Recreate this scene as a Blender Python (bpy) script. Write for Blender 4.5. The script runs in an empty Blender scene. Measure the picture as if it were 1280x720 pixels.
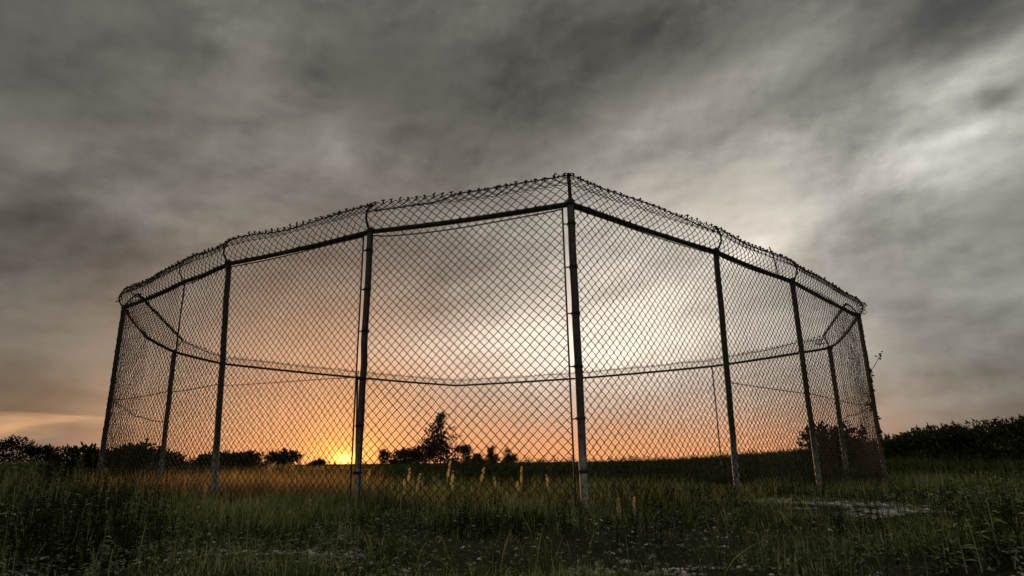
import bpy, math
import numpy as np
from math import radians, sin, cos, pi
rng = np.random.default_rng(11)
scene = bpy.context.scene
COL = scene.collection
CAM_Z = 0.36
H = 2.08            # height of the top rail
SUN_AZ, SUN_EL = -14.7, 1.6

# ------------------------------------------------------------------ helpers
def mesh_obj(name, V, F, mat, parent=None, smooth=False):
    """V (n,3) array; F list of (m,k) index arrays."""
    V = np.ascontiguousarray(V, np.float32)
    if not isinstance(F, (list, tuple)): F = [F]
    F = [np.asarray(f, np.int32) for f in F if len(f)]
    me = bpy.data.meshes.new(name)
    me.vertices.add(len(V)); me.vertices.foreach_set('co', V.ravel())
    tot = np.concatenate([np.full(len(f), f.shape[1], np.int32) for f in F])
    idx = np.concatenate([f.ravel() for f in F])
    st = np.concatenate([[0], np.cumsum(tot)[:-1]]).astype(np.int32)
    me.loops.add(len(idx)); me.loops.foreach_set('vertex_index', idx)
    me.polygons.add(len(tot)); me.polygons.foreach_set('loop_start', st)
    me.polygons.foreach_set('use_smooth', np.full(len(tot), smooth, bool))
    me.update(calc_edges=True)
    me.materials.append(mat)
    o = bpy.data.objects.new(name, me); COL.objects.link(o)
    if parent: o.parent = parent
    return o

class Geo:
    def __init__(s): s.V = []; s.F = {}; s.n = 0; s.tip = []
    def add(s, V, *Fs):
        for f in Fs:
            f = np.asarray(f, np.int32)
            if len(f): s.F.setdefault(f.shape[1], []).append(f + s.n)
        s.V.append(np.asarray(V, np.float64)); s.n += len(V)
    def obj(s, name, mat, parent=None, smooth=False, origin=None):
        V = np.concatenate(s.V)
        if origin is not None: V = V - np.asarray(origin)
        o = mesh_obj(name, V, [np.concatenate(v) for v in s.F.values()], mat, parent, smooth)
        if s.tip and sum(map(len, s.tip)) == len(V):
            o.data.attributes.new('tip', 'FLOAT', 'POINT').data.foreach_set('value', np.concatenate(s.tip).astype(np.float32))
        return o

def unit(v): return v / np.maximum(np.linalg.norm(v, axis=-1, keepdims=True), 1e-9)

def tubes(g, P, r, sides=4, up=None, cap=True):
    """P (W,N,3) polylines, r scalar / (N,) / (W,N); adds tapered tubes to g."""
    P = np.asarray(P, float)
    if P.ndim == 2: P = P[None]
    W, N, _ = P.shape
    r = np.broadcast_to(np.asarray(r, float), (W, N))
    T = np.empty_like(P)
    T[:, 1:-1] = P[:, 2:] - P[:, :-2]; T[:, 0] = P[:, 1] - P[:, 0]; T[:, -1] = P[:, -1] - P[:, -2]
    T = unit(T)
    if up is None:
        ref = np.where(np.abs(T[..., 2:3]) > 0.9, np.array([1., 0, 0]), np.array([0, 0, 1.]))
        if N > 2:
            m = np.abs(T[..., 2]).max() > 0.9
            if m: ref = np.broadcast_to(np.array([0.31, 0.95, 0.07]), T.shape)
    else: ref = np.broadcast_to(np.asarray(up, float), T.shape)
    A = unit(np.cross(T, ref)); B = np.cross(A, T)
    a = np.arange(sides) * 2 * pi / sides
    ring = P[:, :, None] + r[..., None, None] * (A[:, :, None] * np.cos(a)[:, None] + B[:, :, None] * np.sin(a)[:, None])
    V = ring.reshape(-1, 3)
    w, n, k = np.meshgrid(np.arange(W), np.arange(N - 1), np.arange(sides), indexing='ij')
    b = (w * N + n) * sides; k2 = (k + 1) % sides
    F = np.stack([b + k, b + k2, b + sides + k2, b + sides + k], -1).reshape(-1, 4)
    fs = [F]
    if cap and sides >= 3:
        w = np.arange(W)[:, None]
        fs.append(w * N * sides + np.arange(sides)[::-1]); fs.append((w * N + N - 1) * sides + np.arange(sides))
    g.add(V, *fs)

def smoothstep(a, b, x):
    t = np.clip((x - a) / (b - a), 0, 1); return t * t * (3 - 2 * t)

def setp(o, label=None, cat=None, group=None, kind=None):
    if label: o['label'] = label
    if cat: o['category'] = cat
    if group: o['group'] = group
    if kind: o['kind'] = kind
    return o
def empty(name, loc, label, cat, group=None):
    o = bpy.data.objects.new(name, None); COL.objects.link(o); o.location = loc
    o.empty_display_size = 0.2
    return setp(o, label, cat, group)

# value noise on a hashed lattice, for terrain shapes and density masks
def vnoise(x, y, seed=0):
    x = np.asarray(x, float); y = np.asarray(y, float)
    xi = np.floor(x).astype(np.int64); yi = np.floor(y).astype(np.int64); fx = x - xi; fy = y - yi
    def h(a, b):
        n = (a * 374761393 + b * 668265263 + seed * 982451653) & 0x7fffffff
        n = ((n ^ (n >> 13)) * 1274126177) & 0x7fffffff
        return ((n ^ (n >> 16)) & 0xffff) / 65535.
    u = fx * fx * (3 - 2 * fx); v = fy * fy * (3 - 2 * fy)
    return (h(xi, yi) * (1 - u) + h(xi + 1, yi) * u) * (1 - v) + (h(xi, yi + 1) * (1 - u) + h(xi + 1, yi + 1) * u) * v
def fbm(x, y, seed=0, o=3):
    s = 0; a = .5
    for i in range(o): s = s + a * vnoise(x * 2 ** i, y * 2 ** i, seed + i); a *= .5
    return s / (1 - .5 ** o)

def ground_z(x, y):
    x = np.asarray(x, float); y = np.asarray(y, float)
    d = np.hypot(x, y)
    z = (fbm(x * .9, y * .9, 3) - .5) * .17 * smoothstep(.8, 2.5, d) + (fbm(x * .2, y * .2, 9) - .5) * .12
    z = z * (1 - smoothstep(30, 120, d) * .5)
    z = z + 1.35 * smoothstep(0.09, .75, x / np.maximum(y, 1)) * smoothstep(12, 40, y)       # field climbs to the right
    z = z + .30 * smoothstep(-.2, -.8, x / np.maximum(y, 1)) * smoothstep(8, 30, y)
    z = z + .10 * np.exp(-((x + 4.2) / 1.6) ** 2 - ((y - 5.0) / 1.6) ** 2)
    return z

# gravel and bare places: x, y, rx, ry, strength
PATCH = [(2.25, 4.3, .42, .42, 1), (1.95, 4.75, .35, .22, .8), (2.9, 4.55, .45, .2, .8), (2.6, 4.0, .3, .12, .6),
         (-.95, 2.72, .42, .26, 1), (-.45, 2.45, .5, .14, .8), (.3, 2.42, .55, .12, .9), (1.15, 2.22, .5, .12, .8),
         (-1.3, 2.95, .3, .18, .7), (3.4, 5.3, .4, .15, .6), (-1.6, 2.7, .3, .2, .5)]
def bare(x, y):
    b = np.zeros_like(np.asarray(x, float))
    wx = x + (fbm(x * 5, y * 5, 31) - .5) * .35; wy = y + (fbm(x * 5, y * 5, 37) - .5) * .3
    for px, py, rx, ry, s in PATCH:
        b = np.maximum(b, s * np.clip(1.35 - ((wx - px) / rx) ** 2 - ((wy - py) / ry) ** 2, 0, 1))
    return b

# ------------------------------------------------------------------ materials
def new_mat(name):
    m = bpy.data.materials.new(name); m.use_nodes = True
    nt = m.node_tree; nt.nodes.clear()
    out = nt.nodes.new('ShaderNodeOutputMaterial')
    return m, nt, out
def ramp(nt, fac, stops):
    r = nt.nodes.new('ShaderNodeValToRGB'); nt.links.new(fac, r.inputs[0])
    e = r.color_ramp.elements
    while len(e) < len(stops): e.new(.5)
    for i, (p, c) in enumerate(stops): e[i].position = p; e[i].color = (*c, 1)
    return r.outputs[0]
def noise(nt, scale, detail=4, vec=None, rough=.55):
    n = nt.nodes.new('ShaderNodeTexNoise'); n.inputs['Scale'].default_value = scale
    n.inputs['Detail'].default_value = detail; n.inputs['Roughness'].default_value = rough
    if vec is not None: nt.links.new(vec, n.inputs['Vector'])
    return n.outputs['Fac']
def texco(nt, kind='Object'):
    return nt.nodes.new('ShaderNodeTexCoord').outputs[kind]

def metal(name, stops, scale, metallic=.4, rough=.6, bump=.15):
    m, nt, out = new_mat(name)
    b = nt.nodes.new('ShaderNodeBsdfPrincipled')
    co = texco(nt)
    f = noise(nt, scale, 6, co, .65)
    nt.links.new(ramp(nt, f, stops), b.inputs['Base Color'])
    b.inputs['Specular IOR Level'].default_value = .12; b.inputs['Metallic'].default_value = metallic; b.inputs['Roughness'].default_value = rough
    if bump:
        bp = nt.nodes.new('ShaderNodeBump'); bp.inputs['Strength'].default_value = bump; bp.inputs['Distance'].default_value = .004
        nt.links.new(noise(nt, scale * 4, 4, co), bp.inputs['Height']); nt.links.new(bp.outputs[0], b.inputs['Normal'])
    nt.links.new(b.outputs[0], out.inputs[0])
    return m
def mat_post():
    m, nt, out = new_mat('post_worn_backlit')
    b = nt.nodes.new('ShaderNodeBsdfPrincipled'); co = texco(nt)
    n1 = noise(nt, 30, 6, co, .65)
    up = ramp(nt, n1, [(.3, (.018, .014, .011)), (.55, (.035, .031, .028)), (.75, (.07, .066, .06))])     # backlit darkness of the upper part, put into the colour
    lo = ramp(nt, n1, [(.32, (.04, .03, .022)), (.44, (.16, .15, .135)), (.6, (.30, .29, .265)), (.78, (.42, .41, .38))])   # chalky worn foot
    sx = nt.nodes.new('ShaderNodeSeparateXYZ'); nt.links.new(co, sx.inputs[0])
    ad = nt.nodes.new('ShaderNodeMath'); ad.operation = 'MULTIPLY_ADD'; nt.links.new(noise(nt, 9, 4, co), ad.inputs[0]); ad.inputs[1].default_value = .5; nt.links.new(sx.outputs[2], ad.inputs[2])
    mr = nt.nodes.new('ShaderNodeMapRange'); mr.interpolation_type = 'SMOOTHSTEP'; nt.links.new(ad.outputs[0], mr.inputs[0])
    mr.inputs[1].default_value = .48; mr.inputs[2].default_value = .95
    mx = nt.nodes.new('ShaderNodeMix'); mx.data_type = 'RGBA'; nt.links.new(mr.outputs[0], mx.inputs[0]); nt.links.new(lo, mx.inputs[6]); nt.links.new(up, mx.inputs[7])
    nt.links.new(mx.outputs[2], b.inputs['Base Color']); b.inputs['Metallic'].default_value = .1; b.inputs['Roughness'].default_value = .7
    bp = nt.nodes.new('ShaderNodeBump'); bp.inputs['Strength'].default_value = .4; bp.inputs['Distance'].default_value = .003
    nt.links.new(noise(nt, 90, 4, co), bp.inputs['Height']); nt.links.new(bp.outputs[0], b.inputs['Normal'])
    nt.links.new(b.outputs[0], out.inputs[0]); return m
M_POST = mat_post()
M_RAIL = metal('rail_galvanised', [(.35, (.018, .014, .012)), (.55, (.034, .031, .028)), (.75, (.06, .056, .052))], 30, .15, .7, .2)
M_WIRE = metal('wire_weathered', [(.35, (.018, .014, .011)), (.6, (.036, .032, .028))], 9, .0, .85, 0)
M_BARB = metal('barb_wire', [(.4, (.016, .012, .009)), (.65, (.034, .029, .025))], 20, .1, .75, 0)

def foliage(name, stops, scale=3., transl=.35, tint=(1, 1, 1), gloss=.0, tip=False):
    m, nt, out = new_mat(name)
    co = texco(nt)
    oi = nt.nodes.new('ShaderNodeNewGeometry')
    mp = nt.nodes.new('ShaderNodeMath'); mp.operation = 'MULTIPLY_ADD'; mp.inputs[1].default_value = .55
    nt.links.new(oi.outputs['Random Per Island'], mp.inputs[0])
    ml = nt.nodes.new('ShaderNodeMath'); ml.operation = 'MULTIPLY'; ml.inputs[1].default_value = .5
    cn = nt.nodes.new('ShaderNodeMapRange'); cn.inputs[1].default_value = .33; cn.inputs[2].default_value = .67; nt.links.new(noise(nt, scale, 4, co), cn.inputs[0])
    nt.links.new(cn.outputs[0], ml.inputs[0]); nt.links.new(ml.outputs[0], mp.inputs[2])
    fac = mp.outputs[0]
    if tip:     # dry yellowish tips, plus root shade and top light put into the colour
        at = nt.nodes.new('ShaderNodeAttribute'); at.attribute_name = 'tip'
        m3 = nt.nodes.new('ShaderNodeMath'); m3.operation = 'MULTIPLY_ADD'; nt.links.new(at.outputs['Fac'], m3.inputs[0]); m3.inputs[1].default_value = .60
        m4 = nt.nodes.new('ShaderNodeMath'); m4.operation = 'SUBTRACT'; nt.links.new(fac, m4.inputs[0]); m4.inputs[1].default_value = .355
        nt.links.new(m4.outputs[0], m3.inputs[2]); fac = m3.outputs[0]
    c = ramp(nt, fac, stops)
    d = nt.nodes.new('ShaderNodeBsdfDiffuse'); t = nt.nodes.new('ShaderNodeBsdfTranslucent')
    nt.links.new(c, d.inputs[0])
    mix = nt.nodes.new('ShaderNodeMix'); mix.data_type = 'RGBA'; mix.blend_type = 'MULTIPLY'; mix.inputs[0].default_value = 1
    nt.links.new(c, mix.inputs[6]); mix.inputs[7].default_value = (*tint, 1)
    nt.links.new(mix.outputs[2], t.inputs[0])
    s = nt.nodes.new('ShaderNodeMixShader'); s.inputs[0].default_value = transl
    nt.links.new(d.outputs[0], s.inputs[1]); nt.links.new(t.outputs[0], s.inputs[2])
    last = s.outputs[0]
    if gloss:
        gl = nt.nodes.new('ShaderNodeBsdfGlossy'); gl.inputs['Roughness'].default_value = .45
        gl.inputs[0].default_value = (.5, .5, .5, 1)
        s2 = nt.nodes.new('ShaderNodeMixShader'); s2.inputs[0].default_value = gloss
        nt.links.new(last, s2.inputs[1]); nt.links.new(gl.outputs[0], s2.inputs[2]); last = s2.outputs[0]
    nt.links.new(last, out.inputs[0])
    return m
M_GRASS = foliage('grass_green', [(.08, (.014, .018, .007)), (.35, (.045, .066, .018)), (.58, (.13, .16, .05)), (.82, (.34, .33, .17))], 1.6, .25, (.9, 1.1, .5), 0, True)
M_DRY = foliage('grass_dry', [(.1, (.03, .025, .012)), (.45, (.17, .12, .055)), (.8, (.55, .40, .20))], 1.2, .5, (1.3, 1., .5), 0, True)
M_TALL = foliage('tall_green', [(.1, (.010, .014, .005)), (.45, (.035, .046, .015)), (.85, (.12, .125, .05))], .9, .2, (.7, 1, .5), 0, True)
M_WEED = foliage('weed_leaf', [(.2, (.022, .032, .012)), (.55, (.08, .105, .042)), (.85, (.30, .32, .19))], 2.5, .2, (1., 1, .5))
M_WEEDFAR = foliage('scrub_leaf', [(.2, (.012, .017, .006)), (.6, (.032, .042, .014)), (.9, (.085, .095, .04))], 1.5, .2, (1., 1, .5))
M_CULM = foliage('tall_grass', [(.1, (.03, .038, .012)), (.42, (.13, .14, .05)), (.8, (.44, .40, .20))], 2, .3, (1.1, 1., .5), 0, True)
M_CLOVER = foliage('clover_leaf', [(.2, (.035, .05, .02)), (.55, (.09, .11, .05)), (.85, (.26, .27, .18))], 5, .2, (1, 1, .6), .05)
M_SHRUB = foliage('shrub_leaf', [(.2, (.012, .016, .007)), (.6, (.024, .031, .012)), (.9, (.045, .05, .02))], 2.5, .25, (1.2, 1, .5))
M_TREE = foliage('tree_leaf', [(.2, (.008, .011, .006)), (.6, (.014, .018, .009)), (.9, (.024, .026, .012))], .6, .1)
M_BARK = metal('bark', [(.3, (.02, .015, .01)), (.7, (.05, .04, .03))], 8, 0, .9, .3)
M_HEAD = foliage('seed_head', [(.15, (.40, .31, .16)), (.5, (.72, .60, .36)), (.85, (.86, .76, .52))], 12, .62, (1.15, 1.0, .72))
M_STEM = foliage('stalk_stem', [(.2, (.12, .11, .04)), (.6, (.26, .215, .09)), (.9, (.40, .33, .16))], 6, .4, (1.2, 1, .6))
M_PETAL = foliage('petal', [(.2, (.45, .43, .38)), (.8, (.75, .72, .64))], 9, .25)

def mat_ground():
    m, nt, out = new_mat('ground_soil')
    b = nt.nodes.new('ShaderNodeBsdfPrincipled'); co = texco(nt)
    c1 = ramp(nt, noise(nt, 1.3, 7, co, .62), [(.3, (.014, .017, .007)), (.5, (.026, .030, .012)), (.7, (.050, .048, .022))])
    c2 = ramp(nt, noise(nt, 34, 6, co, .7), [(.3, (.35, .33, .30)), (.7, (1.5, 1.4, 1.25))])
    mx = nt.nodes.new('ShaderNodeMix'); mx.data_type = 'RGBA'; mx.blend_type = 'MULTIPLY'; mx.inputs[0].default_value = 1
    nt.links.new(c1, mx.inputs[6]); nt.links.new(c2, mx.inputs[7]); nt.links.new(mx.outputs[2], b.inputs['Base Color'])
    b.inputs['Roughness'].default_value = 1; b.inputs['Specular IOR Level'].default_value = .1
    bp = nt.nodes.new('ShaderNodeBump'); bp.inputs['Strength'].default_value = .7; bp.inputs['Distance'].default_value = .03
    nt.links.new(noise(nt, 22, 6, co, .7), bp.inputs['Height']); nt.links.new(bp.outputs[0], b.inputs['Normal'])
    nt.links.new(b.outputs[0], out.inputs[0]); return m
M_GROUND = mat_ground()
M_STONE = foliage('pale_stone', [(.15, (.08, .074, .06)), (.5, (.22, .20, .17)), (.85, (.52, .49, .43))], 7, 0)

# ------------------------------------------------------------------ ground
def build_ground():
    r = np.concatenate([np.linspace(.3, 16, 120), 16 * (3000 / 16) ** (np.arange(1, 70) / 69)])
    a = np.linspace(0, 2 * pi, 361)[:-1]
    R, A = np.meshgrid(r, a, indexing='ij')
    X = R * np.sin(A); Y = R * np.cos(A)
    Z = ground_z(X, Y) - .02 * bare(X, Y)
    V = np.stack([X, Y, Z], -1).reshape(-1, 3)
    n, k = len(r), len(a)
    i, j = np.meshgrid(np.arange(n - 1), np.arange(k), indexing='ij'); j2 = (j + 1) % k
    F = np.stack([i * k + j, i * k + j2, (i + 1) * k + j2, (i + 1) * k + j], -1).reshape(-1, 4)[:, ::-1]
    V = np.concatenate([V, [[0, 0, float(ground_z(0., .01))]]]); c = len(V) - 1
    F3 = np.stack([np.arange(k), np.full(k, c), (np.arange(k) + 1) % k], -1)[:, ::-1]
    o = mesh_obj('ground', V, [F, F3], M_GROUND, None, True)
    setp(o, 'dark uneven meadow ground running out to the horizon', 'ground', None, 'structure')
build_ground()

# ------------------------------------------------------------------ the enclosure
FX = dict(P0=(.411, 3.982), P1=(-1.087, 4.482), P2=(-2.512, 5.234), P2b=(-3.175, 5.767), P3=(-4.38, 6.784),
          P4=(1.754, 5.045), P5=(2.815, 5.99), P6=(4.335, 7.583), BLm=(-5.079, 8.471), BL=(-5.31, 9.627), BRm=(4.902, 9.135), BR=(5.104, 9.887),
          B1=(-5.094, 10.876), B2=(-3.215, 12.845), B3=(-1.318, 14.409), B4=(1.388, 13.348), B5=(3.794, 11.786))
BASE = dict(P0=(.431, 3.982), P1=(-1.08, 4.482), P2=(-2.397, 5.234), P2b=(-3.156, 5.767), P3=(-4.352, 6.784), P4=(1.725, 5.045), P5=(2.809, 5.99),
            P6=(4.345, 7.583), BL=(-5.256, 9.627), BR=(5.081, 9.887))
BASE['B2'] = (-3.13, 12.845)
for k, v in FX.items(): BASE.setdefault(k, v)
LOOP = ['P0', 'P4', 'P5', 'P6', 'BRm', 'BR', 'B5', 'B4', 'B3', 'B2', 'B1', 'BL', 'BLm', 'P3', 'P2b', 'P2', 'P1']
CEN = np.array([-.2, 8.8])
N_ = len(LOOP)
def outward(k):
    i = LOOP.index(k); a = np.array(FX[LOOP[i - 1]]); c = np.array(FX[LOOP[(i + 1) % N_]])
    t = c - a; n = np.array([t[1], -t[0]]); n /= np.linalg.norm(n)
    if np.dot(n, np.array(FX[k]) - CEN) < 0: n = -n
    return np.array([n[0], n[1], 0.])
root = empty('chain_link_enclosure', (0., 9., 0.), 'large many-sided chain-link enclosure with barbed wire top standing in the meadow', 'fence')
ORG = (0., 9., 0.)
def gobj(g, name, mat, parent=None, smooth=False):
    return g.obj(name, mat, parent if parent is not None else root, smooth, ORG)
def sub(g, name, mat, parent, smooth=False):     # sub-part: parent already sits at the root's origin
    return g.obj(name, mat, parent, smooth, ORG)

POST_R = dict(P0=.0255, P1=.024, P2=.024, P3=.024, P4=.024, P5=.025, P6=.026, BL=.035, BR=.036, P2b=.007, B5=.012, B4=.02, B2=.02, B1=.02, BLm=0, BRm=0, B3=0)
posts = {}
def arc_profile(kind):
    if kind == 'front': return np.array([(0, 0), (.035, .035), (.062, .085), (.060, .14), (.035, .19), (.012, .235)])
    if kind == 'peak': return np.array([(0, 0), (.012, .045), (.022, .09), (.024, .135), (.014, .18), (.004, .222)])
    if kind == 'side': return np.array([(0, 0), (-.01, .035), (-.03, .08), (-.055, .12), (-.085, .155), (-.12, .185)])
    return np.array([(0, 0), (0, .03), (-.008, .06), (-.015, .085), (-.02, .11), (-.03, .135)])
KIND = {k: 'front' for k in LOOP}
KIND['P0'] = 'peak'
for k in ('B5', 'B4', 'B3', 'B2', 'B1'): KIND[k] = 'back'
def prof(k, kind): return arc_profile(kind)
def rail_pt(k): return np.array([*FX[k], H])
for k in LOOP:
    r = POST_R[k]
    if not r: continue
    b = np.array([*BASE[k], -.15]); t = np.array([*FX[k], H + .012])
    n = 14; s = np.linspace(0, 1, n)[:, None]
    P = b + (t - b) * s
    P[1:-1, :2] += rng.normal(0, .0016, (n - 2, 2))
    g = Geo(); tubes(g, P, r, 16, up=(0.05, 1, 0))
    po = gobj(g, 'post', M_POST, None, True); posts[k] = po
    if r > .015:
        # dome cap with a rim
        g = Geo(); zz = np.array([-.018, -.012, .004, .012, .020, .027]) ; rr = np.array([1.22, 1.24, 1.24, 1.08, .75, .2]) * r
        tubes(g, np.stack([np.full(6, t[0]), np.full(6, t[1]), t[2] + zz], -1), rr, 16, up=(0.05, 1, 0))
        sub(g, 'post_cap', M_RAIL, po, True)
    # outrigger arm carrying the overhang
    kinds = [KIND[k]]
    if k in ('P3', 'P6'): kinds = ['front', 'side']
    if k in ('BL', 'BR'): kinds = ['side']
    for kd in kinds:
        o3 = outward(k)
        pr = arc_profile(kd)
        if k == 'P0': # straight pipe extension rising above the wire
            P = np.array([t + o3 * .0 + np.array([dx, 0, dz]) for dx, dz in [(0, 0), (-.001, .07), (-.003, .14), (-.006, .20), (-.0075, .222)]])
            g = Geo(); tubes(g, P, [.013, .013, .013, .0135, .009], 10, up=(0.05, 1, 0))
        else:
            u = np.linspace(0, 5, 16); px = np.interp(u, range(6), pr[:, 0]); pz = np.interp(u, range(6), pr[:, 1])
            P = rail_pt(k) + o3 * px[:, None] + np.array([0, 0, 1]) * pz[:, None]
            g = Geo(); tubes(g, P, .0085 if r > .015 else .006, 8, up=(.3, .4, .2))
        sub(g, 'outrigger_arm', M_RAIL, po, True)

# chain link on an arbitrary strip surface
DG = .071
def chain_link(g, S, L, Hh, r=.0031, du=.071, dv=.071):
    """S(u (..), v (..)) -> xyz, normal ; L, Hh lengths in metres"""
    nc = max(2, int(round(L / du))); hn = max(2, int(round(2 * Hh / dv)))
    W = 2 * nc
    wv = np.arange(W)[:, None]; jv = np.arange(hn + 1)[None, :]
    col = wv + ((jv + wv) % 2)
    # hooks: each peak goes a hair past its neighbour
    over = np.where(((jv + wv) % 2) == 1, .055, -.055)
    U = np.clip((col + over) / W, 0, 1) ; Vv = np.broadcast_to(jv / hn, U.shape).astype(float)
    jit = rng.normal(0, .0016, U.shape)
    P, Nn = S(U, Vv)
    side = np.where(((jv + wv) % 2) == 1, 1, -1) * r * .95
    P = P + Nn * (side[..., None] + jit[..., None])
    P[..., 2] += rng.normal(0, .0011, U.shape)
    # fabric slightly stretched and slumped here and there
    q0, q1 = rng.uniform(0, 9, 2); x_ = U * L; z_ = Vv * Hh
    sl_ = (fbm(x_ * 2.2 + q0, z_ * 2.2 + 5, 17) - .5) * .030 * np.sin(pi * Vv); sr_ = (fbm(x_ * 2.2 + q1, z_ * 2.2 + 3, 19) - .5) * .026 * np.sin(pi * np.clip(U, 0, 1))
    P[..., 2] += sl_ * min(1, Hh); P = P + np.cross(Nn, np.array([0, 0, 1.])) * (sr_ * min(1, Hh))[..., None]
    # doubled at every knuckle: three points per bend so the hook itself is thick
    M = P.shape[1]; Q = np.empty((W, 3 * M - 2, 3)); Q[:, ::3] = P
    Q[:, 1::3] = P[:, :-1] * .82 + P[:, 1:] * .18; Q[:, 2::3] = P[:, :-1] * .18 + P[:, 1:] * .82
    rr = np.full(3 * M - 2, r); rr[::3] = r * 1.45
    tubes(g, Q, rr, 4, up=unit(Nn.reshape(-1, 3)[0]), cap=False)

def panel_surface(a, b, z0a, z0b, z1, bulge=.034, wob=0, inset=(0, 0), out=.027, na=None):
    a0 = np.array([*BASE[a]]); a1 = np.array([*FX[a]]); b0 = np.array([*BASE[b]]); b1 = np.array([*FX[b]])
    d = b1 - a1; n2 = np.array([d[1], -d[0]]) / np.linalg.norm(d)
    if np.dot(n2, (a1 + b1) / 2 - CEN) < 0: n2 = -n2
    n3 = np.array([*n2, 0.]); L = np.linalg.norm(d); ph = rng.uniform(0, 6)
    def S(U, V):
        U = inset[0] / L + U * (1 - (inset[0] + inset[1]) / L)
        z = (z0a * (1 - U) + z0b * U) * (1 - V) + z1 * V; h = z / H
        xa = a0[:, None, None] * (1 - h) + a1[:, None, None] * h; xb = b0[:, None, None] * (1 - h) + b1[:, None, None] * h
        xy = xa * (1 - U) + xb * U
        w = np.sin(pi * np.clip(U, 0, 1)) * (bulge * np.sin(2.3 * U * L + ph + 2.1 * V) * .6 + bulge * np.sin(pi * V) * .7) + out
        # local sag of the fabric within its own plane
        z = z - .008 * np.sin(5 * U * L / 1.6 + ph) * np.sin(pi * V)
        P = np.stack([xy[0], xy[1], z], -1) + n3 * w[..., None]
        return P, np.broadcast_to(n3, P.shape)
    return S, L, n3

spans = [(LOOP[i], LOOP[(i + 1) % N_]) for i in range(N_)]
FRONT = {('P1', 'P0'), ('P0', 'P4'), ('P4', 'P5'), ('P5', 'P6'), ('P2', 'P1'), ('P2b', 'P2'), ('P3', 'P2b')}
def gz(k): return float(ground_z(*BASE[k]))
for a, b in spans:
    pa, pb = rail_pt(a), rail_pt(b)
    nm = (a, b)
    front = nm in FRONT
    isback = a.startswith('B') and b.startswith('B') and not (a in ('BRm', 'BLm') or b in ('BRm', 'BLm'))
    side = not front and not isback
    # top rail, very slightly sagging
    n = 9; s = np.linspace(0, 1, n)
    P = pa + (pb - pa) * s[:, None]; P[:, 2] -= .012 * np.sin(pi * s) * (1 if front else .6)
    g = Geo(); tubes(g, P, .0195 if front else .021, 12)
    rail = gobj(g, 'top_rail', M_RAIL, None, True)
    # main fabric
    ins = [0, 0]
    if nm == ('P1', 'P0'): ins = [.045, .05]
    if nm == ('P2', 'P1'): ins = [0, .045]
    S, L, n3 = panel_surface(a, b, max(gz(a), -.05) + .03, max(gz(b), -.05) + .03, H + .005, inset=ins, out=(.027 if front else -.026))
    Lp = L - sum(ins)
    g = Geo(); chain_link(g, S, Lp, H - .05, .0027 if front else (.0017 if side else .0026), *((.17, .11) if side else ((.065, .066) if front else (.071, .071))))
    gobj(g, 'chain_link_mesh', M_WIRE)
    # tension wire along the top of the fabric
    if front:
        g = Geo(); U = np.linspace(0, 1, 22)[None]; zz = H - .048 - (.034 if nm == ('P1', 'P0') else .008) * np.sin(pi * U ** .8) ** .6
        Pw, _ = S(U, zz / H); tubes(g, Pw, .0048, 5, up=n3)
        gobj(g, 'tension_wire', M_WIRE)
    # wire ties holding the fabric to the rail
    if front:
        for ti in range(max(2, int(L / .42))):
            g = Geo(); u = (ti + .5 + rng.uniform(-.12, .12)) / max(2, int(L / .42)); c = pa + (pb - pa) * u; c[2] -= .012 * sin(pi * u)
            tl_ = unit(pb - pa); th = np.linspace(-2.2, 2.6, 12)
            P = c + n3 * (.0225 * np.cos(th))[:, None] + np.array([0, 0, 1]) * (.0225 * np.sin(th))[:, None] + tl_ * (.004 * th)[:, None]
            P = np.concatenate([[P[0] + np.array([0, 0, -.035]) + n3 * .012], P, [P[-1] + n3 * .02 + np.array([0, 0, .02])]])
            tubes(g, P, .0028, 4, up=tl_)
            sub(g, 'tie_wire', M_WIRE, rail)
    # mid wire
    mz = dict(P3=1.0, P2b=.99, P2=.975, P1=.93, P4=.93, P5=.955, P6=.965, BRm=.97, BR=.97, BLm=1.0, BL=1.0)
    if a in mz and b in mz:
        g = Geo(); U = np.linspace(0, 1, 22); z = mz[a] + (mz[b] - mz[a]) * U - .014 * np.sin(pi * U)
        thick = .006 if side else (.0036 if nm != ('P2', 'P1') else .0028)
        Pw, _ = S(U[None], ((z - .02) / (H - .02))[None]); tubes(g, Pw - n3 * .012, thick, 6, up=n3)
        gobj(g, 'brace_wire', M_WIRE)
    # tension bars with bands
    bars = []
    if nm == ('P1', 'P0'): bars = [(.036, 'P1', 1), (L - .052, 'P0', -1)]
    if nm == ('P2', 'P1'): bars = [(L - .040, 'P1', -1)]
    for dist, pk, sg in bars:
        g = Geo(); v = np.linspace(.02, .985, 20)[None]; ins0 = sum(ins)
        u = (dist - ins[0]) / (L - ins0)
        Pw, _ = S(np.full_like(v, u), v); tubes(g, Pw, .0062, 6, up=n3)
        bar = gobj(g, 'tension_bar', M_RAIL)
        for hz in (.30, .62, .95, 1.30, 1.62, 1.93):
            c = np.array(BASE[pk]) * (1 - hz / H) + np.array(FX[pk]) * hz / H
            q, _ = S(np.full((1, 1), u), np.full((1, 1), hz / H)); q = q[0, 0]
            th = np.linspace(0, 2 * pi, 17); R = POST_R[pk] + .003
            g = Geo()
            for dz in (-.006, 0, .006):
                tubes(g, np.stack([c[0] + R * np.cos(th), c[1] + R * np.sin(th), np.full(17, hz + dz)], -1), .0034, 5, up=(0, 0, 1))
            d = np.array([q[0] - c[0], q[1] - c[1], 0]); d /= np.linalg.norm(d)
            P = np.array([[c[0], c[1], hz] + d * R, [(c[0] + d[0] * R + q[0]) / 2, (c[1] + d[1] * R + q[1]) / 2, hz - .002], [q[0], q[1], hz - .002]])
            tubes(g, P, .0048, 6, up=(0, 0, 1))
            sub(g, 'tension_band', M_RAIL, bar)
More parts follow.
